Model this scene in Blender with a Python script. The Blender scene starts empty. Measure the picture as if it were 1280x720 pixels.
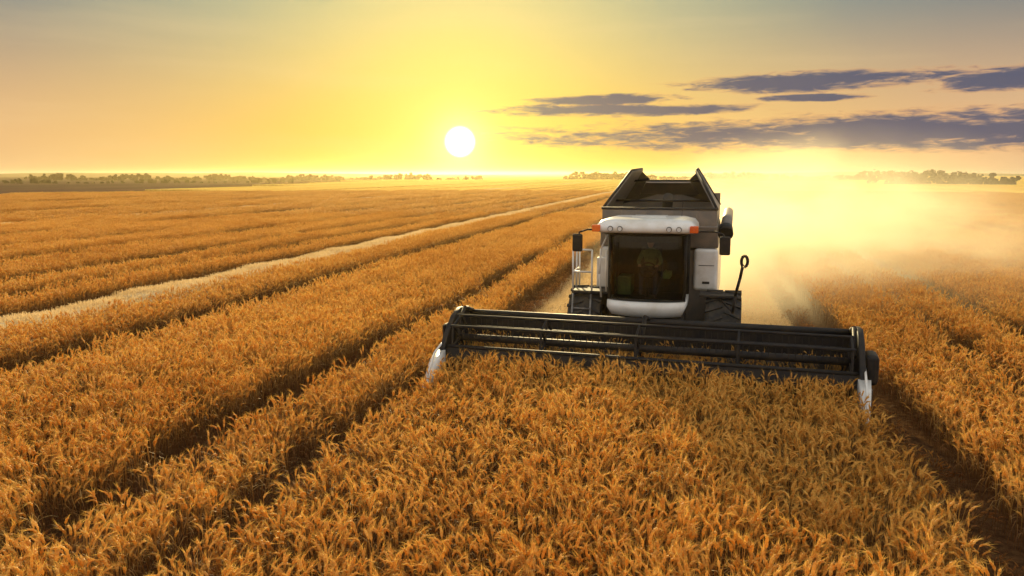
import bpy, math, random
import numpy as np
from mathutils import Vector, Matrix
random.seed(4)
S=bpy.context.scene
S.view_settings.view_transform='Standard'
S.view_settings.look='None'
S.view_settings.exposure=0
def lin(r,g,b):
    f=lambda c:(c/255/12.92 if c/255<=0.04045 else ((c/255+0.055)/1.055)**2.4)
    return (f(r),f(g),f(b),1)
SUN=Vector((-0.283,0.9775,0.0403)).normalized()

# ------------------------------------------------------------ node helpers
class N:
    def __init__(s,tree): s.t=tree; s.n=tree.nodes; s.l=tree.links
    def new(s,typ,**kw):
        n=s.n.new(typ)
        for k,v in kw.items(): setattr(n,k,v)
        return n
    def put(s,inp,v):
        if isinstance(v,bpy.types.NodeSocket): s.l.new(v,inp)
        elif v is not None: inp.default_value=v
    def m(s,op,a,b=None,c=None,clamp=False):
        n=s.new('ShaderNodeMath',operation=op); n.use_clamp=clamp
        s.put(n.inputs[0],a); s.put(n.inputs[1],b); s.put(n.inputs[2],c)
        return n.outputs[0]
    def mix(s,f,a,b,typ='MIX'):
        n=s.new('ShaderNodeMix',data_type='RGBA',blend_type=typ)
        s.put(n.inputs[0],f); s.put(n.inputs[6],a); s.put(n.inputs[7],b)
        return n.outputs[2]
    def ramp(s,f,stops,interp='LINEAR'):
        n=s.new('ShaderNodeValToRGB'); r=n.color_ramp; r.interpolation=interp
        while len(r.elements)<len(stops): r.elements.new(0.5)
        for e,(p,c) in zip(r.elements,stops):
            e.position=p; e.color=c
        s.put(n.inputs[0],f); return n.outputs[0]
    def noise(s,vec,scale,detail=4,rough=0.55,dist=0):
        n=s.new('ShaderNodeTexNoise'); s.put(n.inputs['Vector'],vec)
        n.inputs['Scale'].default_value=scale; n.inputs['Detail'].default_value=detail
        n.inputs['Roughness'].default_value=rough; n.inputs['Distortion'].default_value=dist
        return n.outputs[0]
    def sstep(s,v,a,b,lo=0.0,hi=1.0):
        n=s.new('ShaderNodeMapRange',interpolation_type='SMOOTHSTEP')
        s.put(n.inputs[0],v); n.inputs[1].default_value=a; n.inputs[2].default_value=b
        n.inputs[3].default_value=lo; n.inputs[4].default_value=hi
        return n.outputs[0]
    def vscale(s,v,sc):
        n=s.new('ShaderNodeMapping'); s.put(n.inputs[0],v); n.inputs['Scale'].default_value=sc
        return n.outputs[0]

# ------------------------------------------------------------ world
W=bpy.data.worlds.new("World"); S.world=W; W.use_nodes=True
w=N(W.node_tree); w.n.clear()
tc=w.new('ShaderNodeTexCoord').outputs['Generated']
nv=w.new('ShaderNodeVectorMath',operation='NORMALIZE'); w.put(nv.inputs[0],tc); d=nv.outputs[0]
sx=w.new('ShaderNodeSeparateXYZ'); w.put(sx.inputs[0],d)
dx,dy,dz=sx.outputs
dt=w.new('ShaderNodeVectorMath',operation='DOT_PRODUCT'); w.put(dt.inputs[0],d); dt.inputs[1].default_value=SUN
gam=w.m('MULTIPLY',w.m('ARCCOSINE',w.m('MINIMUM',dt.outputs['Value'],0.9999999)),180/math.pi)
az=w.m('MULTIPLY',w.m('ARCTAN2',dx,dy),180/math.pi)
el=w.m('MULTIPLY',w.m('ARCSINE',dz),180/math.pi)
gf=w.m('DIVIDE',gam,90,clamp=True)
hor=w.ramp(gf,[(0,lin(255,212,66)),(10/90,lin(253,203,88)),(20/90,lin(246,196,116)),(32/90,lin(238,188,132)),(60/90,lin(226,194,162)),(1,lin(232,212,190))])
top=w.ramp(gf,[(0,lin(240,226,130)),(9/90,lin(216,208,146)),(17/90,lin(176,180,148)),(27/90,lin(126,142,140)),(38/90,lin(98,120,130)),(60/90,lin(188,190,190)),(1,lin(228,226,222))])
base=w.mix(w.sstep(el,0.8,13.5),hor,top)
g2=w.m('MULTIPLY',w.m('EXPONENT',w.m('MULTIPLY',w.m('POWER',w.m('DIVIDE',gam,7.5),2),-1)),0.75)
base=w.mix(g2,base,lin(255,230,110))
cv=w.new('ShaderNodeCombineXYZ'); w.put(cv.inputs[0],w.m('MULTIPLY',az,0.10)); w.put(cv.inputs[1],w.m('MULTIPLY',el,0.85))
n1=w.noise(cv.outputs[0],1.3,6,0.62,0.4)
n3=w.noise(w.vscale(cv.outputs[0],(1.6,1.0,1)),3.6,6,0.65,0.6)
n2=w.noise(cv.outputs[0],0.45,4,0.5,0.2)
base=w.mix(w.m('MULTIPLY',w.sstep(n2,0.45,0.75),0.15),base,lin(250,220,160))
def ell(uc,vc,su,sv,tilt=0):
    u=w.m('DIVIDE',w.m('SUBTRACT',az,uc),su)
    v0=w.m('SUBTRACT',el,vc)
    if tilt: v0=w.m('SUBTRACT',v0,w.m('MULTIPLY',w.m('SUBTRACT',az,uc),tilt))
    v=w.m('DIVIDE',v0,sv)
    return w.m('SUBTRACT',1,w.m('ADD',w.m('MULTIPLY',u,u),w.m('MULTIPLY',v,v)))
cl=None
for e in [(22,2.8,35,1.30,0.010),(-5.0,4.4,10,0.46,0.0),(-5.5,5.1,6,0.40,0.02),(8.0,6.0,9,0.70,0.01),(19.5,5.65,6,0.72,0.02),(7.5,4.95,3.6,0.26,0),(31,4.6,9,0.5,0)]:
    q=ell(*e); cl=q if cl is None else w.m('MAXIMUM',cl,q)
cl=w.m('ADD',w.m('MAXIMUM',cl,-3),w.m('ADD',w.m('MULTIPLY',w.m('SUBTRACT',n1,0.43),2.3),w.m('MULTIPLY',w.m('SUBTRACT',n3,0.5),1.9)))
cm=w.sstep(cl,-0.15,0.85)
ccol=w.ramp(cm,[(0,lin(242,172,100)),(0.4,lin(182,130,108)),(0.8,lin(104,100,116)),(1,lin(78,86,112))])
skyc=w.mix(w.m('MULTIPLY',cm,0.94),base,ccol)
disc=w.sstep(gam,1.18,0.70)
a1=w.m('EXPONENT',w.m('MULTIPLY',w.m('POWER',w.m('DIVIDE',gam,1.9),2),-1))
a2=w.m('EXPONENT',w.m('DIVIDE',gam,-3.8))
glow=w.m('ADD',w.m('MULTIPLY',a1,0.6),w.m('MULTIPLY',a2,0.34))
gc=w.new('ShaderNodeVectorMath',operation='SCALE'); gc.inputs[0].default_value=(1.0,0.80,0.34); w.put(gc.inputs['Scale'],glow)
dc=w.new('ShaderNodeVectorMath',operation='SCALE'); dc.inputs[0].default_value=(3.0,2.9,2.2); w.put(dc.inputs['Scale'],disc)
ad=w.new('ShaderNodeVectorMath',operation='ADD'); w.put(ad.inputs[0],skyc); w.put(ad.inputs[1],gc.outputs[0])
ad2=w.new('ShaderNodeVectorMath',operation='ADD'); w.put(ad2.inputs[0],ad.outputs[0]); w.put(ad2.inputs[1],dc.outputs[0])
bg=w.new('ShaderNodeBackground'); w.put(bg.inputs[0],ad2.outputs[0]); bg.inputs[1].default_value=1.0
wo=w.new('ShaderNodeOutputWorld'); w.l.new(bg.outputs[0],wo.inputs[0])

# ------------------------------------------------------------ sun
sl=bpy.data.lights.new('sun','SUN'); sl.energy=6; sl.angle=math.radians(1.5); sl.color=(1,0.78,0.40)
so=bpy.data.objects.new('sun',sl); S.collection.objects.link(so)
e_=math.radians(16); a_=math.atan2(SUN.x,SUN.y)
sd=Vector((math.sin(a_)*math.cos(e_),math.cos(a_)*math.cos(e_),math.sin(e_)))
so.rotation_euler=sd.to_track_quat('Z','Y').to_euler(); so.location=(-30,90,40)

# ------------------------------------------------------------ camera
cd=bpy.data.cameras.new('camera'); cam=bpy.data.objects.new('camera',cd); S.collection.objects.link(cam)
cam.location=(0,0,4.9); cam.rotation_euler=(math.radians(90-8.04),0,math.radians(12.5))
cd.lens=28.27; cd.sensor_width=36; cd.clip_end=12000; cd.clip_start=0.1
S.camera=cam

# ------------------------------------------------------------ materials
def mat(name,c1,c2=None,rough=0.6,metal=0,scale=3,bump=0.0,bscale=30,spec=0.5,coat=0,stretch=(1,1,1)):
    m=bpy.data.materials.new(name); m.use_nodes=True; t=N(m.node_tree)
    p=t.n['Principled BSDF']
    co=t.vscale(t.new('ShaderNodeTexCoord').outputs['Object'],stretch)
    if c2 is None: c2=tuple(x*0.75 for x in c1[:3])+(1,)
    c1=tuple(c1[:3])+(1,); c2=tuple(c2[:3])+(1,)
    n=t.noise(co,scale,6,0.6)
    t.put(p.inputs['Base Color'],t.mix(t.sstep(n,0.35,0.68),c1,c2))
    t.put(p.inputs['Roughness'],t.m('ADD',rough-0.08,t.m('MULTIPLY',n,0.16),clamp=True))
    p.inputs['Metallic'].default_value=metal; p.inputs['Specular IOR Level'].default_value=spec
    p.inputs['Coat Weight'].default_value=coat
    if bump:
        b=t.new('ShaderNodeBump'); b.inputs['Strength'].default_value=bump; b.inputs['Distance'].default_value=0.05
        t.put(b.inputs['Height'],t.noise(co,bscale,5)); t.put(p.inputs['Normal'],b.outputs[0])
    return m
def plantmat(name,c1,c2,trans=0.35,rough=0.55,low=None):
    m=bpy.data.materials.new(name); m.use_nodes=True; t=N(m.node_tree); p=t.n['Principled BSDF']
    out=t.n['Material Output']
    oi=t.new('ShaderNodeObjectInfo'); geo=t.new('ShaderNodeNewGeometry')
    big=t.noise(geo.outputs['Position'],0.12,3)
    fine=t.noise(geo.outputs['Position'],9,2)
    f=t.m('ADD',t.m('MULTIPLY',oi.outputs['Random'],0.25),t.m('ADD',t.m('MULTIPLY',t.sstep(fine,0.3,0.7),0.5),t.m('MULTIPLY',t.sstep(big,0.35,0.65),0.25)))
    col=t.mix(f,c1+(1,),c2+(1,))
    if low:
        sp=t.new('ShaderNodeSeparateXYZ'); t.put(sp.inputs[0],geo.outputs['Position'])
        col=t.mix(t.sstep(sp.outputs[2],0.25,0.85),low+(1,),col)  # plants browner and dirtier low down, with some shade painted into the colour
    t.put(p.inputs['Base Color'],col); p.inputs['Roughness'].default_value=rough; p.inputs['Specular IOR Level'].default_value=0.35
    tr=t.new('ShaderNodeBsdfTranslucent'); t.put(tr.inputs[0],col)
    ms=t.new('ShaderNodeMixShader'); ms.inputs[0].default_value=trans
    t.l.new(p.outputs[0],ms.inputs[1]); t.l.new(tr.outputs[0],ms.inputs[2]); t.l.new(ms.outputs[0],out.inputs[0])
    return m
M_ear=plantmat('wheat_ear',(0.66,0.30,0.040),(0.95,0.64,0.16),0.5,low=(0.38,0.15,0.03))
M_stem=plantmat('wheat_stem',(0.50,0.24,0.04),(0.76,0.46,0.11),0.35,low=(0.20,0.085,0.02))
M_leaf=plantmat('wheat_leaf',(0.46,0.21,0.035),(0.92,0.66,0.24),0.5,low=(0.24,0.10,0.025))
M_stub=plantmat('stubble_straw',(0.70,0.50,0.22),(0.90,0.72,0.42),0.3)
M_white=mat('white_paint',(0.80,0.79,0.76),(0.66,0.62,0.55),0.35,scale=2.2,coat=0.3)
M_black=mat('black_paint',(0.012,0.011,0.012),(0.028,0.022,0.018),0.55,scale=5,spec=0.22)
M_grey=mat('grey_panel_paint',(0.15,0.13,0.115),(0.24,0.19,0.145),0.45,scale=1.8)
M_dark=mat('dark_chassis',(0.022,0.02,0.02),(0.05,0.038,0.026),0.6,scale=4,spec=.3)
M_steel=mat('worn_steel',(0.26,0.25,0.24),(0.13,0.11,0.10),0.45,metal=0.7,scale=6)
M_rub=mat('tyre_rubber',(0.02,0.02,0.02),(0.07,0.055,0.04),0.85,scale=5,bump=0.3)
M_seat=mat('seat_fabric',(0.05,0.05,0.055),(0.03,0.03,0.03),0.9,scale=12)
M_green=mat('cab_trim_green',(0.16,0.24,0.06),(0.08,0.12,0.04),0.7)
M_lens=mat('lamp_lens',(0.75,0.75,0.72),(0.5,0.5,0.5),0.15)
M_amber=mat('amber_lens',(0.85,0.16,0.02),(0.7,0.10,0.01),0.25)
gm=bpy.data.materials.new('tinted_glass'); gm.use_nodes=True; t=N(gm.node_tree); t.n.clear()
tr=t.new('ShaderNodeBsdfTransparent'); tr.inputs[0].default_value=(0.50,0.50,0.48,1)
gl=t.new('ShaderNodeBsdfGlossy'); gl.inputs['Roughness'].default_value=0.03; gl.inputs[0].default_value=(0.6,0.6,0.6,1)
fr=t.new('ShaderNodeFresnel'); fr.inputs[0].default_value=1.45
ms=t.new('ShaderNodeMixShader'); t.l.new(fr.outputs[0],ms.inputs[0]); t.l.new(tr.outputs[0],ms.inputs[1]); t.l.new(gl.outputs[0],ms.inputs[2])
o=t.new('ShaderNodeOutputMaterial'); t.l.new(ms.outputs[0],o.inputs[0]); M_glass=gm

def mkmesh(name,V,F,mats,mi=None,smooth=False,parent=None,link=True):
    me=bpy.data.meshes.new(name); me.from_pydata([tuple(v) for v in V],[],F)
    for m_ in (mats if isinstance(mats,(list,tuple)) else [mats]): me.materials.append(m_)
    if mi is not None: me.polygons.foreach_set('material_index',mi)
    if smooth: me.polygons.foreach_set('use_smooth',[True]*len(F))
    me.update()
    ob=bpy.data.objects.new(name,me)
    if link: S.collection.objects.link(ob)
    if parent: ob.parent=parent
    return ob

# ------------------------------------------------------------ field layout
CUT=(-5.3,3.35); CUTY=17.7
CX,CY,CROT=-0.97,17.5,-5.2
TR=[(-7.55,0.60,0),(-5.50,0.44,0),(3.62,0.60,0),(6.55,0.45,0),(8.7,0.45,0),(-14.5,1.0,0),(-19.2,2.7,1),(-22.9,1.1,0),
    (-26.7,1.3,0),(-32.5,1.6,0),(-38.5,1.4,0),(-46,2.2,0),(-57,2.6,1),(-74,3.2,0),(-98,4.0,0),(14,.5,0),(21,0.7,0),(23.3,0.7,0),(40,1.0,0),(42.8,1.0,0),(70,1.6,0),(110,2,0),(160,2.5,0)]
def leftlim(Y): return -138-0.322*np.maximum(Y-137,-400)
def iscrop(X,Y,inset):
    ok=np.ones(X.shape,bool)
    for c,wd,_ in TR:
        wob=0.05*np.sin(Y*0.35+c)+0.03*np.sin(Y*0.9)
        ok&=np.abs(X-c-wob)>(wd/2+inset)
    ok&=~((X>CUT[0]-inset)&(X<CUT[1]+inset)&(Y>CUTY-(X+1)*0.09))
    ok&=X>leftlim(Y)
    return ok
def inview(X,Y,marg=41):
    az_=np.degrees(np.arctan2(X,Y)); return (np.abs(az_+12.5)<marg)|(np.hypot(X,Y)<9)

# ------------------------------------------------------------ wheat prototypes
def frame(tn):
    tn=tn.normalized(); a=Vector((0,0,1)) if abs(tn.z)<0.9 else Vector((1,0,0))
    s=tn.cross(a).normalized(); return s,tn.cross(s).normalized()
def wheat_patch(name,n,size,seed,h=0.82,big=1.0):
    R=random.Random(seed); V=[];F=[];MI=[]
    wdir=R.uniform(0,6.28)
    def ring(c,tn,r,k,ph=0,flat=1.0):
        s,u=frame(tn); i0=len(V)
        for j in range(k):
            a=2*math.pi*j/k+ph; V.append(c+s*(r*math.cos(a))+u*(r*flat*math.sin(a)))
        return i0
    def bridge(a,b,k,m_):
        for j in range(k):
            F.append((a+j,a+(j+1)%k,b+(j+1)%k,b+j)); MI.append(m_)
    for i in range(n):
        x=R.uniform(-.5,.5)*size; y=R.uniform(-.5,.5)*size
        hh=h*R.uniform(0.70,1.12); th=R.gauss(wdir,1.3); le=R.uniform(0.0,0.14)
        D=Vector((math.cos(th),math.sin(th),0)); b=Vector((x,y,0))
        P=lambda q:b+Vector((0,0,hh*q))+D*(le*q*q)
        T=lambda q:(Vector((0,0,hh))+D*(2*le*q)).normalized()
        rr=0.0035*big
        pr=ring(P(0.15),T(0.15),rr,3)
        for q in (0.6,1.0):
            nr=ring(P(q),T(q),rr,3); bridge(pr,nr,3,1); pr=nr
        beta=R.uniform(0.1,1.7); L=R.uniform(0.10,0.15)*big; wd=R.uniform(0.014,0.020)*big
        c=P(1.0); tn=T(1.0); ax=tn.cross(D)
        if ax.length<1e-3: ax=Vector((1,0,0))
        ax.normalize(); pr=ring(c,tn,rr,4); prof=[0.75,1.15,0.85,1.15,0.8,0.85,0.15]
        for k,pf in enumerate(prof):
            tt=Matrix.Rotation(-beta/len(prof),3,ax)@tn
            tn=tt if (tt.dot(D)>tn.dot(D)) else Matrix.Rotation(beta/len(prof),3,ax)@tn
            c=c+tn*(L/len(prof)); nr=ring(c,tn,wd*pf,4,0.4*(k%2),0.75); bridge(pr,nr,4,0); pr=nr
            if k>0:
                s,u=frame(tn)
                for q in range(2):
                    a=R.uniform(0,6.28); o_=s*math.cos(a)+u*math.sin(a)
                    p0=c+o_*wd*0.6; p1=p0+(tn*1.0+o_*R.uniform(.25,.5)).normalized()*R.uniform(.06,.11)*big
                    pe=tn.cross(o_)*0.0022*big; i0=len(V); V.extend([p0-pe,p0+pe,p1]); F.append((i0,i0+1,i0+2)); MI.append(0)
        for q in range(R.choice((1,1,2))):
            z0=R.uniform(0.4,0.85); a=R.uniform(0,6.28); o_=Vector((math.cos(a),math.sin(a),0)); sd_=Vector((-o_.y,o_.x,0))
            LL=R.uniform(0.14,0.26)*big; w0=R.uniform(0.005,0.009)*big; p=P(z0); i0=len(V)
            up=R.uniform(.6,1.2); dr=R.uniform(0.6,2.2)
            for k in range(4):
                tt=k/3; pp=p+o_*(LL*tt)+Vector((0,0,LL*(up*tt-dr*tt*tt))); ww=w0*(1-tt*0.85)
                V.extend([pp-sd_*ww,pp+sd_*ww])
            for k in range(3): F.append((i0+2*k,i0+2*k+1,i0+2*k+3,i0+2*k+2)); MI.append(2)
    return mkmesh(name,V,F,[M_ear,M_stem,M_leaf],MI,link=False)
def stub_patch(name,n,size,seed):
    R=random.Random(seed); V=[];F=[]
    for i in range(n):
        row=R.choice((-.375,-.125,.125,.375))*size
        x=row+R.gauss(0,.02); y=R.uniform(-.5,.5)*size; b=Vector((x,y,0)); h=R.uniform(.10,.2)
        if R.random()<0.4:
            b=Vector((R.uniform(-.5,.5)*size,y,R.uniform(0.02,0.12))); a=R.uniform(0,6.28); e=b+Vector((math.cos(a),math.sin(a),R.uniform(-.1,.2)))*R.uniform(.1,.25); sdv=Vector((-math.sin(a)*.3,math.cos(a)*.3,.9))*0.005
        else:
            e=b+Vector((R.gauss(0,.03),R.gauss(0,.03),h)); a=R.uniform(0,3.14); sdv=Vector((math.cos(a),math.sin(a),0))*0.006
        i0=len(V); V.extend([b-sdv,b+sdv,e+sdv,e-sdv]); F.append((i0,i0+1,i0+2,i0+3))
    return mkmesh(name,V,F,[M_stub],link=False)
cw=bpy.data.collections.new('wheat_stalks')
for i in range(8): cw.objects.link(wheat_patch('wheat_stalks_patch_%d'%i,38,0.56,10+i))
cs=bpy.data.collections.new('stubble_stalks')
for i in range(4): cs.objects.link(stub_patch('stubble_patch_%d'%i,110,0.6,50+i))

def scatter(name,pts,scl,rot,coll,nvar):
    me=bpy.data.meshes.new(name); n=len(pts); me.vertices.add(n)
    me.vertices.foreach_set('co',pts.astype(np.float32).ravel())
    a=me.attributes.new('scl','FLOAT_VECTOR','POINT'); a.data.foreach_set('vector',scl.astype(np.float32).ravel())
    a=me.attributes.new('rot','FLOAT_VECTOR','POINT'); a.data.foreach_set('vector',rot.astype(np.float32).ravel())
    a=me.attributes.new('idx','INT','POINT'); a.data.foreach_set('value',np.random.randint(0,nvar,n).astype(np.int32))
    ob=bpy.data.objects.new(name,me); S.collection.objects.link(ob)
    g=bpy.data.node_groups.new(name+'_scatter','GeometryNodeTree')
    g.interface.new_socket('Geometry',in_out='INPUT',socket_type='NodeSocketGeometry')
    g.interface.new_socket('Geometry',in_out='OUTPUT',socket_type='NodeSocketGeometry')
    gi=g.nodes.new('NodeGroupInput'); go=g.nodes.new('NodeGroupOutput')
    ip=g.nodes.new('GeometryNodeInstanceOnPoints'); ci=g.nodes.new('GeometryNodeCollectionInfo')
    ci.inputs['Collection'].default_value=coll; ci.inputs['Separate Children'].default_value=True; ci.inputs['Reset Children'].default_value=True
    def na(nm,ty):
        q=g.nodes.new('GeometryNodeInputNamedAttribute'); q.data_type=ty; q.inputs['Name'].default_value=nm; return q.outputs['Attribute']
    L=g.links.new
    L(gi.outputs[0],ip.inputs['Points']); L(ci.outputs[0],ip.inputs['Instance']); ip.inputs['Pick Instance'].default_value=True
    L(na('idx','INT'),ip.inputs['Instance Index']); L(na('scl','FLOAT_VECTOR'),ip.inputs['Scale'])
    er=g.nodes.new('FunctionNodeEulerToRotation'); L(na('rot','FLOAT_VECTOR'),er.inputs[0]); L(er.outputs[0],ip.inputs['Rotation'])
    L(ip.outputs[0],go.inputs[0])
    md=ob.modifiers.new('scatter','NODES'); md.node_group=g
    return ob
np.random.seed(3)
def grid(x0,x1,y0,y1,st):
    X,Y=np.meshgrid(np.arange(x0,x1,st),np.arange(y0,y1,st)); X=X.ravel(); Y=Y.ravel()
    return X+np.random.uniform(-.18,.18,X.shape)*st, Y+np.random.uniform(-.3,.3,X.shape)*st
def hvar(X,Y): return 1+0.05*np.sin(X*.7+Y*.13)+0.05*np.sin(Y*.33-X*.21)+0.04*np.sin(X*3.1+Y*.05)
PTS=[];SC=[];RT=[]
RN=85; RM=210
X,Y=grid(-80,80,-4,RN+2,0.5)
k=iscrop(X,Y,0.2)&inview(X,Y)&(np.hypot(X,Y)<RN); X,Y=X[k],Y[k]; n=len(X)
z=hvar(X,Y)*np.random.uniform(.90,1.08,n)
PTS.append(np.c_[X,Y,np.zeros(n)]); SC.append(np.c_[np.ones(n),np.ones(n),z]); RT.append(np.c_[np.random.normal(0,.06,n),np.random.normal(0,.06,n),np.random.uniform(0,6.28,n)])
# short, trodden plants in the wheel tracks near the camera
for c,wd,pale in TR:
    if pale or abs(c)>16: continue
    Y=np.arange(3,60,.38); X=c+np.random.uniform(-.5,.5,len(Y))*wd*.7
    k=(np.random.rand(len(Y))<.62)&inview(X,Y)&~((X>CUT[0])&(X<CUT[1])&(Y>CUTY)); X,Y=X[k],Y[k]; n=len(X)
    PTS.append(np.c_[X,Y,np.zeros(n)]); SC.append(np.c_[np.full(n,.8),np.full(n,.8),np.random.uniform(.25,.52,n)]); RT.append(np.c_[np.random.normal(0,.35,n),np.random.normal(0,.3,n),np.random.uniform(0,6.28,n)])
X,Y=grid(-190,170,0,RM,1.0)
k=iscrop(X,Y,0.38)&inview(X,Y)&(np.hypot(X,Y)<RM)&(np.hypot(X,Y)>RN-0.6); X,Y=X[k],Y[k]; n=len(X)
PTS.append(np.c_[X,Y,np.zeros(n)]); SC.append(np.c_[2.0*np.ones(n),2.0*np.ones(n),hvar(X,Y)*np.random.uniform(.93,1.07,n)]); RT.append(np.c_[np.zeros(n),np.zeros(n),np.random.uniform(0,6.28,n)])
lx=np.repeat(np.arange(-4.1,4.2,.32),2); ly=np.tile([.15,.62],len(lx)//2)+np.random.uniform(-.1,.1,len(lx)); th=math.radians(CROT)
X=CX+lx*math.cos(th)-ly*math.sin(th); Y=CY+lx*math.sin(th)+ly*math.cos(th); n=len(X)
PTS.append(np.c_[X,Y,np.full(n,.50)]); SC.append(np.c_[np.full(n,.8),np.full(n,.8),np.random.uniform(.5,.78,n)]); RT.append(np.c_[-np.random.uniform(.4,.9,n),np.random.normal(0,.3,n),np.random.uniform(-.4,.4,n)])
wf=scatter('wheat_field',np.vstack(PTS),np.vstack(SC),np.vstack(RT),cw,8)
X,Y=grid(CUT[0]+.1,CUT[1]-.1,17,110,0.58)
k=(Y>CUTY+.3)&inview(X,Y); X,Y=X[k],Y[k]; P1=np.c_[X,Y,np.zeros(len(X))]
P2=[]
def wz(c,y): return 0.66+0.06*np.sin(y*.8+c)+0.04*np.sin(y*2.3)
V=[];F=[]
for c,wd,pale in TR:
    if pale:
        hw=wd*.44
        x,y=grid(c-hw*.8,c+hw*.8,5,190,0.42); kk=inview(x,y); x,y=x[kk],y[kk]
        zz=wz(c,y)*(1-((x-c)/hw)**2*.5)-.06
        P2.append(np.c_[x,y,zz])
        ys=np.r_[np.arange(5,200,1.2),np.arange(200,1400,30)]
        i0=len(V)
        for y_ in ys:
            for q in range(7):
                u=-1+q/3; V.append((c+u*hw*(1+.08*math.sin(y_*1.9+q)),y_,max(0.01,float(wz(c,y_))*(1-abs(u)**2.4))))
        for a in range(len(ys)-1):
            for q in range(6):
                b=i0+a*7+q; F.append((b,b+1,b+8,b+7))
PP=np.vstack([P1]+P2); n=len(PP)
scatter('wheat_stubble',PP,np.ones((n,3)),np.c_[np.zeros(n),np.zeros(n),np.random.choice([0,math.pi],n)+np.random.normal(0,.05,n)],cs,4)
M_strawpile=mat('straw_windrow',(0.66,0.50,0.26),(0.90,0.78,0.54),0.9,scale=2.5,bump=1,bscale=9,spec=0,stretch=(3,1,1))
mkmesh('straw_windrow',V,F,M_strawpile)

# ------------------------------------------------------------ ground
def groundmat():
    m=bpy.data.materials.new('soil_and_straw'); m.use_nodes=True; t=N(m.node_tree); p=t.n['Principled BSDF']
    geo=t.new('ShaderNodeNewGeometry').outputs['Position']
    sp=t.new('ShaderNodeSeparateXYZ'); t.put(sp.inputs[0],geo)
    n=t.noise(geo,6,8,0.7); nb=t.noise(geo,0.5,4)
    st=t.noise(t.vscale(geo,(14,2.5,1)),1.5,5,0.7)
    soil=t.mix(t.sstep(n,.35,.65),(0.07,0.034,0.016,1),(0.16,0.085,0.036,1))
    straw=t.mix(t.sstep(st,.38,.6),(0.40,0.25,0.10,1),(0.74,0.56,0.30,1))
    x=sp.outputs[0]; y=sp.outputs[1]
    inc=t.m('MULTIPLY',t.m('MULTIPLY',t.sstep(x,CUT[0]-.2,CUT[0]+.1),t.sstep(x,CUT[1]+.1,CUT[1]-.2)),t.sstep(y,CUTY-.2,CUTY+.3))
    col=t.mix(t.m('MULTIPLY',inc,t.m('ADD',0.65,t.m('MULTIPLY',nb,0.35))),soil,straw)
    t.put(p.inputs['Base Color'],col); p.inputs['Roughness'].default_value=1; p.inputs['Specular IOR Level'].default_value=0
    b=t.new('ShaderNodeBump'); b.inputs['Strength'].default_value=0.7; b.inputs['Distance'].default_value=0.06
    t.put(b.inputs['Height'],t.m('ADD',n,st)); t.put(p.inputs['Normal'],b.outputs[0])
    return m
G=6000
mkmesh('ground',[(-G,-500,0),(G,-500,0),(G,G*1.5,0),(-G,G*1.5,0)],[(0,1,2,3)],groundmat())

def canopymat():
    m=bpy.data.materials.new('distant_wheat'); m.use_nodes=True; t=N(m.node_tree); p=t.n['Principled BSDF']
    geo=t.new('ShaderNodeNewGeometry').outputs['Position']
    n=t.noise(t.vscale(geo,(1,0.25,1)),1.2,6,0.65); nb=t.noise(t.vscale(geo,(1,.12,1)),0.06,4)
    col=t.mix(t.sstep(n,.3,.7),(0.74,0.42,0.07,1),(0.95,0.68,0.18,1))
    col=t.mix(t.m('MULTIPLY',t.sstep(nb,.4,.6),0.4),col,(0.62,0.33,0.06,1))
    t.put(p.inputs['Base Color'],col); p.inputs['Roughness'].default_value=1; p.inputs['Specular IOR Level'].default_value=0
    b=t.new('ShaderNodeBump'); b.inputs['Strength'].default_value=1; b.inputs['Distance'].default_value=0.8
    t.put(b.inputs['Height'],n); t.put(p.inputs['Normal'],b.outputs[0])
    return m
V=[];F=[]
cuts=sorted(TR); edges=[]; x=-700
for c,wd,_ in cuts:
    edges.append((x,c-wd/2)); x=c+wd/2
edges.append((x,900))
for xa,xb in edges:
    nn=max(1,int((xb-xa)/25)); 
    for i in range(nn):
        x0=xa+(xb-xa)*i/nn; x1=xa+(xb-xa)*(i+1)/nn
        y0=math.sqrt(max(0,(RM-4)**2-min(x0*x0,x1*x1)))
        ys=[y0]+[v for v in (60,120,200,300,400,550,700,900,1150,1500,2200) if v>y0+15]
        for j in range(len(ys)-1):
            ya,yb=ys[j],ys[j+1]
            if x0<float(leftlim(np.array(ya))) : continue
            if x1<-130 and ya<140: continue
            i0=len(V); z1=0.74
            V+= [(x0,ya,0),(x1,ya,0),(x1,yb,0),(x0,yb,0),(x0,ya,z1),(x1,ya,z1),(x1,yb,z1),(x0,yb,z1)]
            F+= [(i0+4,i0+5,i0+6,i0+7),(i0,i0+1,i0+5,i0+4),(i0+1,i0+2,i0+6,i0+5),(i0+3,i0,i0+4,i0+7)]
mkmesh('distant_wheat_field',V,F,canopymat())
M_plough=mat('ploughed_land',(0.06,0.036,0.03),(0.12,0.07,0.045),1,scale=0.02,stretch=(1,.2,1),spec=0)
M_plough2=mat('fallow_land',(0.11,0.07,0.045),(0.06,0.042,0.034),1,scale=0.015,stretch=(.3,1,1),spec=0)
def sheet(name,pts,z,m_): mkmesh(name,[(a,b,z) for a,b in pts],[tuple(range(len(pts)))],m_)
sheet('ploughed_field',[(-141,120),(-150,170),(-205,340),(-290,600),(-430,1040),(-2600,1500),(-2600,100)],0.03,M_plough)
sheet('fallow_field',[(-330,420),(-420,700),(-1500,900),(-1400,350)],0.05,M_plough2)
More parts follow.
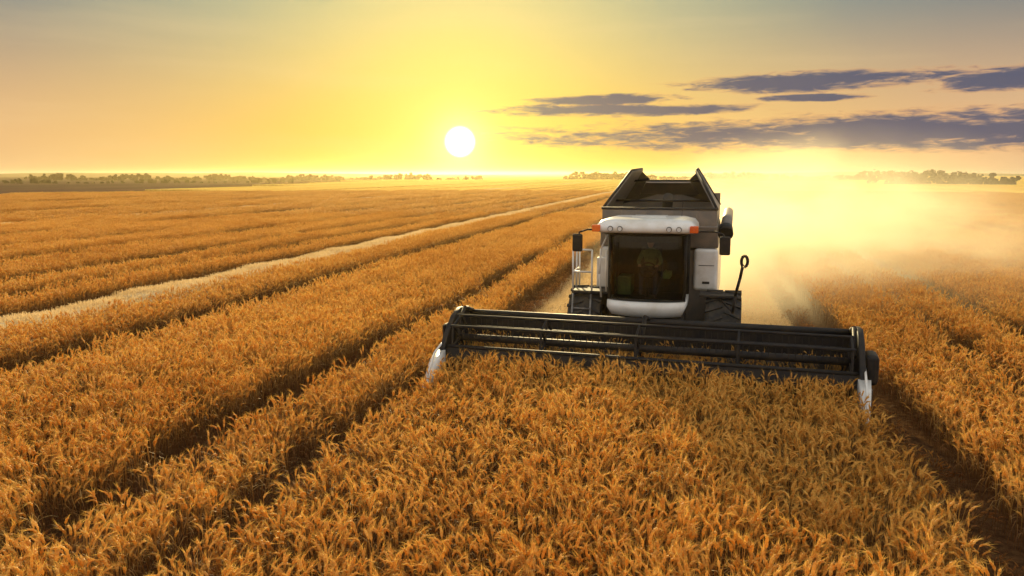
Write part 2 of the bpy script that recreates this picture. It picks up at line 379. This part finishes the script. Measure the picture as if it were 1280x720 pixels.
def hill(name,x0,x1,y,h,dep,seed,m_):
    R=np.random.RandomState(seed); nx=80; ny=9; V=[];F=[]
    ph=R.uniform(0,6.28,5)
    for j in range(ny):
        for i in range(nx):
            u=i/(nx-1); v=j/(ny-1)
            env=math.sin(math.pi*u)**0.6*math.sin(math.pi*v)
            hh=h*env*(0.75+.18*math.sin(u*9+ph[0])+.1*math.sin(u*23+ph[1])+.05*math.sin(u*51+ph[2]))
            V.append((x0+(x1-x0)*u,y+dep*v,hh-0.3))
    for j in range(ny-1):
        for i in range(nx-1):
            a=j*nx+i; F.append((a,a+1,a+nx+1,a+nx))
    mkmesh(name,V,F,m_,smooth=True)
hill('hill',-2600,-250,1500,11,700,1,M_plough)
hill('hill',-1200,1800,2600,14,900,2,M_plough2)

# ------------------------------------------------------------ distant trees (masses)
M_fol=mat('tree_foliage',(0.03,0.032,0.018),(0.055,0.045,0.02),0.9,scale=0.2,spec=.05)
M_bark=mat('tree_bark',(0.07,0.05,0.035),None,0.9)
def treeline(name,pts,seed,leaf=0.9):
    R=random.Random(seed); V=[];F=[];MI=[]
    for (x,y,h) in pts:
        r=h*R.uniform(.45,.75)
        b=0.2
        i0=len(V)
        for zz,rr in ((0,b),(h*.5,b*.5)):
            for k_ in range(4): V.append((x+rr*math.cos(k_*1.57),y+rr*math.sin(k_*1.57),zz))
        for k_ in range(4): F.append((i0+k_,i0+(k_+1)%4,i0+4+(k_+1)%4,i0+4+k_)); MI.append(1)
        for _ in range(8):
            cz=h*R.uniform(.08,.8); cx=x+R.gauss(0,r*.5); cy=y+R.gauss(0,r*.5); cr=r*R.uniform(.25,.55)*(1.15-cz/h*.5)
            for q in range(24):
                dv=Vector((R.gauss(0,1),R.gauss(0,1),R.gauss(0,.8))).normalized()*cr*R.uniform(.4,1)
                c=Vector((cx,cy,max(.3,cz)))+dv; nrm=(dv+Vector((R.gauss(0,1),R.gauss(0,1),R.gauss(0,1)))*cr*.4)
                s,u=frame(nrm); sz=leaf*R.uniform(.5,1.1); i0=len(V)
                V+= [c-s*sz-u*sz*.6,c+s*sz-u*sz*.5,c+s*sz*.6+u*sz,c-s*sz*.7+u*sz*.8]; F.append((i0,i0+1,i0+2,i0+3)); MI.append(0)
    mkmesh(name,V,F,[M_fol,M_bark],MI)
R=random.Random(8)
treeline('distant_trees',[(85+i*2.2+R.uniform(-2,2),400+R.uniform(-14,14)-i*.6,R.uniform(5.8,8.6)*(0.8+.2*math.sin(i*.21))) for i in range(135)],1,.75)
treeline('distant_trees',[(-100+i*3.0+R.uniform(-2,2),680+R.uniform(-15,15),R.uniform(5,8.5)*(0.8+.3*math.sin(i*.17))) for i in range(100)],2,.9)
treeline('distant_trees',[(-520+i*2.6+R.uniform(-3,3),560+R.uniform(-20,20)+i*.6,R.uniform(4,6.6)*(0.75+.35*math.sin(i*.23+1))) for i in range(135)],3,.75)
treeline('distant_trees',[(-420+i*2.7+R.uniform(-3,3),330+i*1.6+R.uniform(-6,6),R.uniform(1.2,3.0)*(0.7+.4*math.sin(i*.31))) for i in range(70)],4,.5)

# ------------------------------------------------------------ combine harvester
C=bpy.data.objects.new('combine_harvester',None); S.collection.objects.link(C)
C.location=(CX,CY,0); C.rotation_euler=(0,0,math.radians(-3.0))
HD=bpy.data.objects.new('header',None); S.collection.objects.link(HD); HD.parent=C; HD.rotation_euler=(0,0,math.radians(CROT+3.0))
PAR=HD
def bev(ob,wd,seg=2):
    if wd:
        b=ob.modifiers.new('bevel','BEVEL'); b.width=wd; b.segments=seg; b.limit_method='ANGLE'
        for p in ob.data.polygons: p.use_smooth=True
        wn=ob.modifiers.new('wn','WEIGHTED_NORMAL')
    return ob
def box(name,x0,x1,y0,y1,z0,z1,m_,b=0.015):
    V=[(x0,y0,z0),(x1,y0,z0),(x1,y1,z0),(x0,y1,z0),(x0,y0,z1),(x1,y0,z1),(x1,y1,z1),(x0,y1,z1)]
    F=[(3,2,1,0),(4,5,6,7),(0,1,5,4),(1,2,6,5),(2,3,7,6),(3,0,4,7)]
    return bev(mkmesh(name,V,F,m_,parent=PAR),b)
def prismx(name,prof,x0,x1,m_,b=0.01):
    n=len(prof); V=[(x0,y,z) for y,z in prof]+[(x1,y,z) for y,z in prof]
    F=[tuple(range(n)),tuple(range(2*n-1,n-1,-1))]+[(i,n+i,n+(i+1)%n,(i+1)%n) for i in range(n)]
    ob=mkmesh(name,V,F,m_,parent=PAR)
    import bmesh
    bm=bmesh.new(); bm.from_mesh(ob.data); bmesh.ops.recalc_face_normals(bm,faces=bm.faces); bm.to_mesh(ob.data); bm.free()
    return bev(ob,b)
def hexa(name,pts,m_,b=0.0):
    F=[(3,2,1,0),(4,5,6,7),(0,1,5,4),(1,2,6,5),(2,3,7,6),(3,0,4,7)]
    return bev(mkmesh(name,pts,F,m_,parent=PAR),b)
def tubes(name,segs,m_,k=8,caps=True):
    V=[];F=[]
    for s_ in segs:
        p0,p1,r0=Vector(s_[0]),Vector(s_[1]),s_[2]; r1=s_[3] if len(s_)>3 else r0
        s,u=frame(p1-p0); i0=len(V)
        for c,r in ((p0,r0),(p1,r1)):
            for j in range(k):
                a=2*math.pi*j/k; V.append(c+s*(r*math.cos(a))+u*(r*math.sin(a)))
        for j in range(k): F.append((i0+j,i0+(j+1)%k,i0+k+(j+1)%k,i0+k+j))
        if caps: F.append(tuple(i0+j for j in range(k-1,-1,-1))); F.append(tuple(i0+k+j for j in range(k)))
    ob=mkmesh(name,V,F,m_,parent=PAR)
    if k>6:
        for p in ob.data.polygons:
            if len(p.vertices)==4: p.use_smooth=True
    return ob
def path(pts,r): return [(pts[i],pts[i+1],r) for i in range(len(pts)-1)]
def loft(name,secs,m_,b=0,cap=True):
    n=len(secs[0]); V=[p for s_ in secs for p in s_]; F=[]
    for a in range(len(secs)-1):
        for j in range(n): F.append((a*n+j,a*n+(j+1)%n,(a+1)*n+(j+1)%n,(a+1)*n+j))
    if cap: F.append(tuple(range(n-1,-1,-1))); F.append(tuple(range((len(secs)-1)*n,len(secs)*n)))
    ob=mkmesh(name,V,F,m_,parent=PAR)
    for p in ob.data.polygons: p.use_smooth=len(p.vertices)==4
    return ob

# ---- header
HW=4.36
box('header_back_wall',-HW,HW,1.0,1.06,0.5,1.46,M_black,0)
tubes('header_top_tube',[((-HW,1.02,1.53),(HW,1.02,1.53),0.085)],M_black,12)
tubes('header_lower_tube',[((-HW,1.15,0.62),(HW,1.15,0.62),0.12)],M_black,12)
prismx('header_table',[(-0.42,0.44),(-0.36,0.50),(0.1,0.50),(0.6,0.42),(1.0,0.46),(1.0,0.36),(-0.3,0.36)],-HW,HW,M_dark,0)
prismx('header_lower_apron',[(-.60,.50),(-.68,.72),(-.60,1.0),(-.54,1.0),(-.58,.72),(-.53,.50)],-HW,HW,M_black,0)
tubes('apron_edge_tube',[((-HW,-.58,1.01),(HW,-.58,1.01),.045)],M_black,8)
tubes('knife_guards',[((x,-0.60,.50),(x,-0.76,.47),.016,.003) for x in np.arange(-HW+.05,HW,.076)],M_steel,4)
V=[];F=[]
tubes('feed_auger',[((-HW+.1,.62,.78),(HW-.1,.62,.78),.2)],M_dark,16)
for sg,xa in ((1,-HW+.15),(-1,HW-.15)):
    turns=8; st=20; L_=3.5
    for i in range(turns*st+1):
        a=2*math.pi*i/st*sg; x=xa+sg*L_*i/(turns*st)
        V.append((x,.62+.2*math.cos(a),.78+.2*math.sin(a))); V.append((x,.62+.31*math.cos(a),.78+.31*math.sin(a)))
        if i: k_=len(V); F.append((k_-4,k_-3,k_-1,k_-2))
mkmesh('feed_auger_flighting',V,F,M_steel,parent=HD,smooth=True)
for s_ in (-1,1):
    xa,xb=(HW,HW+.13) if s_>0 else (-HW-.13,-HW)
    prismx('header_end_shield',[(-1.0,.42),(-.85,.85),(-.5,1.25),(-.05,1.62),(.35,1.76),(.95,1.70),(1.15,1.45),(1.15,.45),(.3,.32),(-.5,.34)],xa,xb,M_black,.03)
    xc=HW*s_+.09*s_
    loft('crop_divider',[[(xc-.12,-.75,.42),(xc+.12,-.75,.42),(xc+.12,-.75,.95),(xc-.12,-.75,.95)],
        [(xc-.10,-1.15,.36),(xc+.10,-1.15,.36),(xc+.09,-1.15,.80),(xc-.09,-1.15,.80)],
        [(xc-.03,-1.75,.24),(xc+.03,-1.75,.24),(xc+.02,-1.75,.36),(xc-.02,-1.75,.36)]],M_white)
    tubes('divider_rod',path([(xc,-1.7,.35),(xc,-1.1,.95),(xc+.04*s_,-.3,1.15)],.024),M_white,8)
box('reel_drive_motor',HW+.13,HW+.38,-.50,.12,.76,1.38,M_black,.09)
box('reel_drive_guard',-HW-.24,-HW-.13,-.3,.25,.9,1.45,M_black,.05)
box('divider_shoe',HW+.13,HW+.26,-.7,-.1,.45,.75,M_steel,.03)
RY,RZ,RR=-0.10,1.14,0.50
tubes('reel_shaft',[((-HW+.05,RY,RZ),(HW-.05,RY,RZ),.085)],M_black,12)
sg=[];tn=[];sp=[]
ph0=0.35
for k_ in range(6):
    a=ph0+k_*math.pi/3; yy,zz=RY+RR*math.cos(a),RZ+RR*math.sin(a)
    sg.append(((-HW+.06,yy,zz),(HW-.06,yy,zz),.034))
    for x in np.arange(-HW+.12,HW-.1,.13):
        tn.append(((x,yy,zz),(x+.01,yy-.04,zz-.25),.011,.007))
for x in (-HW+.12,-2.15,-.05,2.05,HW-.12):
    for k_ in range(6):
        a=ph0+k_*math.pi/3; b_=ph0+(k_+1)*math.pi/3
        p=(x,RY+RR*math.cos(a),RZ+RR*math.sin(a)); q=(x,RY+RR*math.cos(b_),RZ+RR*math.sin(b_))
        sp.append(((x,RY,RZ),p,.03)); sp.append((p,q,.028))
tubes('reel_tine_bars',sg,M_black,8); tubes('reel_tines',tn,M_black,4,False); tubes('reel_spiders',sp,M_black,6)
for x in (-HW+.03,0.0,HW-.03):
    tubes('reel_arm',path([(x,1.02,1.6),(x,.45,1.74),(x,RY,RZ+.1)],.05),M_black,8)
tubes('reel_hydraulic',[((HW-.1,.9,1.2),(HW-.1,.1,1.35),.03),((-HW+.1,.9,1.2),(-HW+.1,.1,1.35),.03)],M_steel,8)
for x in np.linspace(-4,4,11): box('header_rib',x-.03,x+.03,1.06,1.16,.7,1.5,M_black,0)
tubes('header_hoses',path([(.5,1.1,1.35),(.55,1.3,1.45),(.6,1.8,1.3)],.02)+path([(-.5,1.1,1.35),(-.6,1.3,1.45),(-.6,1.8,1.3)],.02),M_black,6)
PAR=C
# ---- feeder house, chassis, axle, wheels
hexa('feeder_house',[(-.8,1.06,.5),(.8,1.06,.5),(.75,3.3,1.1),(-.75,3.3,1.1),(-.8,1.06,1.3),(.8,1.06,1.3),(.75,3.3,1.75),(-.75,3.3,1.75)],M_dark,.03)
tubes('lift_cylinder',[((-.9,1.3,.55),(-.85,3.0,1.0),.06),((.9,1.3,.55),(.85,3.0,1.0),.06)],M_steel,10)
box('front_axle',-1.3,1.3,3.0,3.4,.7,1.2,M_dark,.04)
def wheel(name,x,y,r,wd):
    prof=[(.55*r,-wd*.42),(.80*r,-wd*.5),(.93*r,-wd*.48),(.985*r,-wd*.38),(r*.985,0),(.985*r,wd*.38),(.93*r,wd*.48),(.80*r,wd*.5),(.55*r,wd*.42)]
    k=40; V=[];F=[]
    for i in range(k):
        a=2*math.pi*i/k
        for (rr,xx) in prof: V.append((x+xx,y+rr*math.cos(a),r+rr*math.sin(a)))
    n=len(prof)
    for i in range(k):
        for j in range(n-1):
            a=i*n+j; b_=((i+1)%k)*n+j; F.append((a,a+1,b_+1,b_))
    nl=22
    for i in range(nl*2):
        sgn=1 if i%2 else -1; a0=2*math.pi*i/(2*nl)
        pts=[]
        for (xx,da) in ((0.02,0),(wd*.49,.16)):
            for dd in (0,.06):
                for rr in (.965*r,1.03*r):
                    a=a0+da+dd; pts.append((x+sgn*xx,y+rr*math.cos(a),r+rr*math.sin(a)))
        i0=len(V); V+=pts
        for f in ((0,1,3,2),(4,6,7,5),(0,4,5,1),(2,3,7,6),(1,5,7,3)): F.append(tuple(i0+q for q in f))
    mkmesh(name+'_tyre',V,F,M_rub,parent=C)
    tubes(name+'_rim',[((x-wd*.3,y,r),(x+wd*.3,y,r),r*.56)],M_white,24)
    tubes(name+'_hub',[((x-wd*.44,y,r),(x+wd*.44,y,r),r*.2)],M_dark,12)
wheel('front_wheel',-1.68,2.9,1.02,.85); wheel('front_wheel_b',1.68,2.9,1.02,.85)
wheel('rear_wheel',-1.35,7.6,.65,.5); wheel('rear_wheel_b',1.35,7.6,.65,.5)
box('rear_axle',-1.2,1.2,7.5,7.7,.55,.75,M_dark,.02)
# ---- body
box('threshing_body',-1.30,1.30,3.45,8.6,1.15,3.0,M_grey,.05)
prismx('straw_hood',[(8.6,1.3),(8.6,3.1),(9.3,2.6),(9.7,1.6),(9.6,1.1)],-1.2,1.2,M_grey,.04)
box('engine_hood',-1.35,1.35,6.9,8.9,3.0,3.75,M_grey,.10)
for s_ in (-1,1):
    xa,xb=sorted((s_*1.31,s_*1.50))
    box('side_panel',xa,xb,3.75,8.4,1.5,3.02,M_white,.06)
    xa,xb=sorted((s_*.90,s_*1.50))
    box('front_side_panel',xa,xb,3.28,3.74,1.98,3.05,M_white,.09)
    xa,xb=sorted((s_*1.08,s_*1.36))
    box('panel_grip',xa+.05,xb-.05,3.262,3.29,2.16,2.22,M_dark,.01)
    box('panel_seam',xa-.05,xb+.05,3.272,3.285,2.62,2.635,M_dark,0)
# grain tank
hexa('grain_tank',[(-1.50,3.34,3.06),(1.50,3.34,3.06),(1.50,6.85,3.06),(-1.50,6.85,3.06),(-1.46,3.22,3.62),(1.46,3.22,3.62),(1.46,6.85,3.62),(-1.46,6.85,3.62)],M_grey,.04)
zc0,zc1=3.62,4.02
box('tank_collar_front',-1.44,1.44,3.30,3.36,zc0,zc1,M_grey,.01)
box('tank_collar_rear',-1.44,1.44,6.70,6.76,zc0,zc1+.35,M_grey,.01)
box('tank_collar_side',-1.44,-1.38,3.37,6.69,zc0,zc1,M_grey,.01)
box('tank_collar_side_b',1.38,1.44,3.37,6.69,zc0,zc1,M_grey,.01)
box('tank_floor',-1.37,1.37,3.37,6.69,3.63,3.70,M_dark,0)
for x in (-.95,-.32,.32,.95): box('tank_stiffener',x-.02,x+.02,3.27,3.30,3.66,3.98,M_grey,.005)
tubes('tank_rim',[((-1.46,3.30,zc1+.02),(1.46,3.30,zc1+.02),.035)],M_dark,8)
for s_ in (-1,1):
    o_=0.05
    A=[(s_*1.44,3.35,4.03),(s_*1.44,6.65,4.03),(s_*.80,6.45,5.06),(s_*.86,4.45,5.0)]
    B=[(x-s_*o_,y,z-.025) for x,y,z in A]
    V=A+B; F=[(0,1,2,3),(7,6,5,4),(0,4,5,1),(1,5,6,2),(2,6,7,3),(3,7,4,0)]
    mkmesh('tank_flap',V,F,M_grey,parent=C)
    tubes('tank_flap_frame',path([A[0],A[3],A[2],A[1]],.035),M_black,8)
    tubes('tank_flap_brace',[((s_*1.40,4.4,4.06),(s_*.95,5.3,4.9),.018)],M_steel,6)
    mkmesh('tank_gusset',[(s_*1.40,6.66,4.03),(s_*.2,6.68,4.36),(s_*.80,6.47,5.0)],[(0,1,2)],M_dark,parent=C)
hexa('tank_rear_flap',[(-.85,6.5,4.32),(.85,6.5,4.32),(.85,6.56,4.32),(-.85,6.56,4.32),(-.62,5.9,4.66),(.62,5.9,4.66),(.62,5.96,4.70),(-.62,5.96,4.70)],M_grey,0)
tubes('bubble_up_auger',[((0,5.6,3.6),(0.1,4.9,4.3),.14)],M_dark,14)
tubes('tank_cross_bar',[((-1.3,4.6,4.2),(1.3,4.6,4.2),.03),((-1.0,6.0,4.72),(1.0,6.0,4.72),.03)],M_black,8)
tubes('unloading_tube',[((1.66,3.65,3.55),(1.66,9.6,3.70),.15)],M_grey,18)
tubes('unloading_spout',[((1.66,3.40,3.42),(1.66,3.65,3.55),.19,.17)],M_black,18)
tubes('unloading_elbow',path([(1.3,4.2,3.3),(1.66,4.2,3.55)],.15),M_grey,14)

# ---- cab
XO=-0.12
def plan(z,hw,yf,yb,bul,n=14):
    pts=[]
    for i in range(n+1):
        u=-1+2*i/n; pts.append((XO+hw*u*(1-0.03*abs(u)**6),yf+bul*(abs(u)**2.6),z))
    pts+= [(XO+hw,(yf+bul+yb)/2,z),(XO+hw*.98,yb,z),(XO-hw*.98,yb,z),(XO-hw,(yf+bul+yb)/2,z)]
    return pts
loft('cab_chin',[plan(1.46,.66,1.95,3.1,.30),plan(1.53,.86,1.62,3.2,.28),plan(1.74,.95,1.44,3.25,.26),plan(1.90,.95,1.50,3.25,.26)],M_white)
loft('windscreen',[plan(1.91,.88,1.62,3.2,.24),plan(2.6,.91,1.50,3.2,.26),plan(3.50,.87,1.58,3.2,.26)],M_glass,cap=False)
box('cab_rear_wall',XO-.84,XO+.84,3.12,3.24,1.91,3.50,M_dark,0)
box('cab_floor',XO-.84,XO+.84,1.95,3.1,1.905,1.94,M_dark,0)
def pil(x,y0,y1,r=.035): return ((XO+x,y0,1.90),(XO+x,y1,3.52),r)
tubes('cab_pillars',[pil(-.885,1.88,1.84,.045),pil(.885,1.88,1.84,.045),pil(-.88,3.2,3.2,.06),pil(.88,3.2,3.2,.06),pil(-.88,2.6,2.6,.02),pil(.88,2.6,2.6,.02)],M_black,8)
fr=plan(1.92,.895,1.60,3.2,.24)[:15]; tubes('windscreen_frame_lower',path(fr,.022),M_black,6)
fr=plan(3.49,.88,1.56,3.2,.26)[:15]; tubes('windscreen_frame_upper',path(fr,.035),M_black,6)
tubes('wiper',path([(.1,1.56,1.97),(.28,1.46,2.5),(.30,1.45,2.95)],.012),M_black,6)
def rp(z,hw,yf,yb,c=.22,n=6):
    pts=[]
    for (cx,cy,a0) in ((hw-c,yf+c,-90),(hw-c,yb-c,0),(-hw+c,yb-c,90),(-hw+c,yf+c,180)):
        for i in range(n+1):
            a=math.radians(a0+90*i/n); pts.append((XO+cx+c*math.cos(a),cy+c*math.sin(a),z))
    return pts
loft('cab_roof_visor',[rp(3.50,.98,1.40,3.25),rp(3.56,1.06,1.24,3.28)],M_black)
loft('cab_roof',[rp(3.56,1.10,1.20,3.18),rp(3.61,1.15,1.14,3.2),rp(3.72,1.14,1.16,3.2),rp(3.83,1.05,1.30,3.18),rp(3.88,.85,1.55,3.1)],M_white)
for x in (-.78,-.56,.56,.78):
    x+=XO
    tubes('work_light',[((x,1.15,3.66),(x,1.115,3.655),.062)],M_black,14); tubes('work_light_lens',[((x,1.116,3.655),(x,1.105,3.655),.05)],M_lens,14)
for s_ in (-1,1):
    xa,xb=sorted((XO+s_*1.02,XO+s_*1.21)); box('indicator_light',xa,xb,1.12,1.30,3.58,3.74,M_amber,.02)
box('roof_hatch',XO-.4,XO+.4,2.1,2.8,3.877,3.905,M_white,.012)
tubes('antenna',[((.6,2.9,3.8),(.62,2.95,4.25),.007)],M_black,5)
# interior
box('seat_cushion',XO-.27,XO+.27,2.45,2.95,2.35,2.5,M_seat,.05)
box('seat_back',XO-.26,XO+.26,2.90,3.04,2.48,3.1,M_seat,.06)
box('seat_base',XO-.2,XO+.2,2.5,2.9,1.95,2.34,M_dark,.02)
tubes('steering_column',[((XO,2.0,1.95),(XO,2.15,2.55),.045)],M_dark,10)
sw=[(XO+.2*math.cos(a),2.12+.08*math.sin(a)+.02,2.6+.17*math.sin(a)) for a in np.linspace(0,2*math.pi,19)]
tubes('steering_wheel',path(sw,.018)+[((XO-.2,2.14,2.6),(XO+.2,2.14,2.6),.014)],M_black,6)
box('armrest_console',XO+.36,XO+.54,2.1,2.8,2.4,2.56,M_green,.03)
box('monitor',XO+.46,XO+.72,2.0,2.04,2.62,2.84,M_seat,.01)
box('cab_storage_box',XO-.76,XO-.42,2.3,3.0,1.95,2.4,M_green,.03)
hexa('sun_blind',[(XO-.75,1.78,3.30),(XO+.75,1.78,3.30),(XO+.75,1.80,3.30),(XO-.75,1.80,3.30),(XO-.75,1.86,3.48),(XO+.75,1.86,3.48),(XO+.75,1.88,3.48),(XO-.75,1.88,3.48)],M_seat)

# ---- platform, rails, ladder, mirrors
box('access_platform',-2.0,-1.06,2.2,3.1,1.96,2.03,M_dark,.01)
ra=[]
x0=-1.98
for (px_,py_) in ((x0,2.22),(x0,2.7),(x0,3.1),(-1.5,2.20),(-1.14,2.20)): ra.append(((px_,py_,2.03),(px_,py_,3.05),.024))
for zz in (3.05,2.5): ra+= [((x0,2.22,zz),(x0,3.1,zz),.024),((x0,2.21,zz),(-1.5,2.20,zz),.024)]
ra+=path([(-1.25,2.12,1.9),(-1.27,1.95,2.5),(-1.25,2.0,3.1),(-1.1,2.1,3.45)],.022)
tubes('platform_handrail',ra,M_white,8)
ld=[((x,1.75,.6),(x,2.12,1.96),.025) for x in (-1.95,-1.5)]+[((-1.95,1.75+.37*t_,.6+1.36*t_),(-1.5,1.75+.37*t_,.6+1.36*t_),.02) for t_ in (.05,.28,.51,.74)]
tubes('access_ladder',ld,M_steel,8)
box('platform_toolbox',-1.5,-1.14,2.9,3.2,2.04,2.8,M_white,.03)
for s_ in (-1,1):
    tubes('mirror_arm',path([(XO+s_*1.0,1.45,3.60),(s_*1.45,1.30,3.62),(s_*1.64,1.22,3.56),(s_*1.66,1.22,3.15)],.022),M_black,8)
    xa,xb=sorted((s_*1.56,s_*1.80)); box('mirror',xa,xb,1.15,1.25,3.10,3.52,M_black,.04)
tubes('side_grab_pole',path([(1.90,1.75,1.70),(1.94,1.7,2.1),(2.04,1.65,2.55),(2.08,1.6,2.80)],.035),M_black,8)
lp=[(2.12+.07*math.cos(a),1.6,2.93+.13*math.sin(a)) for a in np.linspace(-1.6,4.2,14)]
tubes('side_pole_head',path(lp,.035),M_black,8)
tubes('side_pole_stay',[((1.90,1.75,1.72),(1.5,2.6,1.98),.025)],M_black,8)
box('side_platform',1.1,2.0,2.3,3.1,1.96,2.02,M_dark,.01)

# ---- driver seated at the wheel
D=bpy.data.objects.new('driver',None); S.collection.objects.link(D); D.location=C.location; D.rotation_euler=C.rotation_euler
M_skin=mat('skin',(0.50,0.29,0.19),(0.42,0.23,0.15),0.5); M_shirt=mat('shirt',(0.20,0.24,0.10),(0.12,0.15,0.07),0.9,scale=9); M_hair=mat('hair',(0.03,0.02,0.014),None,0.7); M_trou=mat('trousers',(0.05,0.06,0.09),None,0.9)
def skin(name,nodes,edges,m_,root=0):
    me=bpy.data.meshes.new(name); me.from_pydata([n_[0] for n_ in nodes],edges,[]); me.materials.append(m_)
    ob=bpy.data.objects.new(name,me); S.collection.objects.link(ob); ob.parent=D
    ob.modifiers.new('skin','SKIN')
    for v,n_ in zip(me.skin_vertices[0].data,nodes): v.radius=(n_[1],n_[2] if len(n_)>2 else n_[1])
    me.skin_vertices[0].data[root].use_root=True
    sb=ob.modifiers.new('sub','SUBSURF'); sb.levels=1; sb.render_levels=2
    return ob
x=XO
skin('torso_and_arms',[((x,2.74,2.54),.16,.12),((x,2.76,2.75),.155,.11),((x,2.74,2.95),.17,.11),((x,2.73,3.06),.07,.06),((x,2.72,3.11),.055,.055),
  ((x-.19,2.73,2.99),.065),((x-.28,2.58,2.76),.05),((x-.23,2.36,2.70),.038),((x+.19,2.73,2.99),.065),((x+.28,2.58,2.76),.05),((x+.23,2.36,2.70),.038)],
  [(0,1),(1,2),(2,3),(3,4),(2,5),(5,6),(6,7),(2,8),(8,9),(9,10)],M_shirt)
skin('legs',[((x,2.74,2.53),.14,.10),((x-.1,2.68,2.55),.095),((x-.16,2.28,2.55),.07),((x-.17,2.22,2.15),.05),((x-.17,2.12,2.0),.045),((x+.1,2.68,2.55),.095),((x+.16,2.28,2.55),.07),((x+.17,2.22,2.15),.05),((x+.17,2.12,2.0),.045)],
  [(0,1),(1,2),(2,3),(3,4),(0,5),(5,6),(6,7),(7,8)],M_trou)
for s_ in (-1,1):
    hx=x+s_*.205; nd=[((x+s_*.23,2.37,2.70),.03,.026),((hx,2.27,2.70),.038,.018)]; ed=[(0,1)]
    for q in range(4):
        b=len(nd); ox=(q-1.5)*.02
        nd+= [((hx+ox,2.20,2.715-.003*abs(q-1)),.010),((hx+ox,2.155,2.695),.009),((hx+ox,2.16,2.668),.008)]; ed+=[(1,b),(b,b+1),(b+1,b+2)]
    b=len(nd); nd+=[((hx-s_*.04,2.23,2.69),.011),((hx-s_*.05,2.19,2.67),.009)]; ed+=[(1,b),(b,b+1)]
    skin('hand',nd,ed,M_skin)
skin('head',[((x,2.72,3.08),.05,.05),((x,2.71,3.16),.070,.078),((x,2.70,3.23),.080,.095),((x,2.71,3.30),.070,.085),((x,2.62,3.205),.016),((x-.085,2.72,3.21),.016,.02),((x+.085,2.72,3.21),.016,.02)],[(0,1),(1,2),(2,3),(2,4),(2,5),(2,6)],M_skin)
skin('cap',[((x,2.73,3.27),.088,.10),((x,2.72,3.325),.072,.085),((x,2.60,3.275),.07,.012)],[(0,1),(0,2)],M_hair)

# ------------------------------------------------------------ dust cloud + haze
def dust(name,loc,scale,rotz,dens,seed,em):
    bpy.ops.mesh.primitive_ico_sphere_add(subdivisions=3,radius=1,location=loc)
    ob=bpy.context.object; ob.name=name; ob.scale=scale; ob.rotation_euler=(0,0,rotz)
    m=bpy.data.materials.new('dust'); m.use_nodes=True; t=N(m.node_tree); t.n.clear()
    co=t.new('ShaderNodeTexCoord').outputs['Object']
    ln=t.new('ShaderNodeVectorMath',operation='LENGTH'); t.put(ln.inputs[0],co)
    fo=t.sstep(ln.outputs['Value'],1.0,0.15)
    mp=t.new('ShaderNodeMapping'); t.put(mp.inputs[0],co); mp.inputs['Location'].default_value=(seed,seed*2,0); mp.inputs['Scale'].default_value=(1,1.6,.8)
    n=t.noise(mp.outputs[0],2.6,3,0.6,0.3)
    de=t.m('MULTIPLY',t.m('MULTIPLY',fo,t.sstep(n,0.32,0.68)),dens)
    vs=t.new('ShaderNodeVolumePrincipled'); vs.inputs['Color'].default_value=(1.0,0.88,0.62,1); vs.inputs['Anisotropy'].default_value=0.6
    t.put(vs.inputs['Density'],de)
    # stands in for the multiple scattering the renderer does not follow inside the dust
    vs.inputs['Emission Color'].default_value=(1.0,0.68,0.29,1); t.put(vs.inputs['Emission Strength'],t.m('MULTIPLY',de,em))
    o=t.new('ShaderNodeOutputMaterial'); t.l.new(vs.outputs[0],o.inputs['Volume'])
    try: m.cycles.volume_step_rate=3.0
    except Exception: pass
    ob.data.materials.append(m); return ob
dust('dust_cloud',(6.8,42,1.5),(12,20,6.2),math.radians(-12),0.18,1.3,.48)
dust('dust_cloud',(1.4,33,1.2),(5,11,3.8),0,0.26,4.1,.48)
m=bpy.data.materials.new('haze'); m.use_nodes=True; t=N(m.node_tree); t.n.clear()
vs=t.new('ShaderNodeVolumeScatter'); vs.inputs['Color'].default_value=(1,0.78,0.36,1); vs.inputs['Density'].default_value=0.00030; vs.inputs['Anisotropy'].default_value=0.8
o=t.new('ShaderNodeOutputMaterial'); t.l.new(vs.outputs[0],o.inputs['Volume'])
x0,x1,y0,y1,z0,z1=-2500,2500,-40,3400,-0.5,13
hz=mkmesh('haze',[(x0,y0,z0),(x1,y0,z0),(x1,y1,z0),(x0,y1,z0),(x0,y0,z1),(x1,y0,z1),(x1,y1,z1),(x0,y1,z1)],[(3,2,1,0),(4,5,6,7),(0,1,5,4),(1,2,6,5),(2,3,7,6),(3,0,4,7)],m)
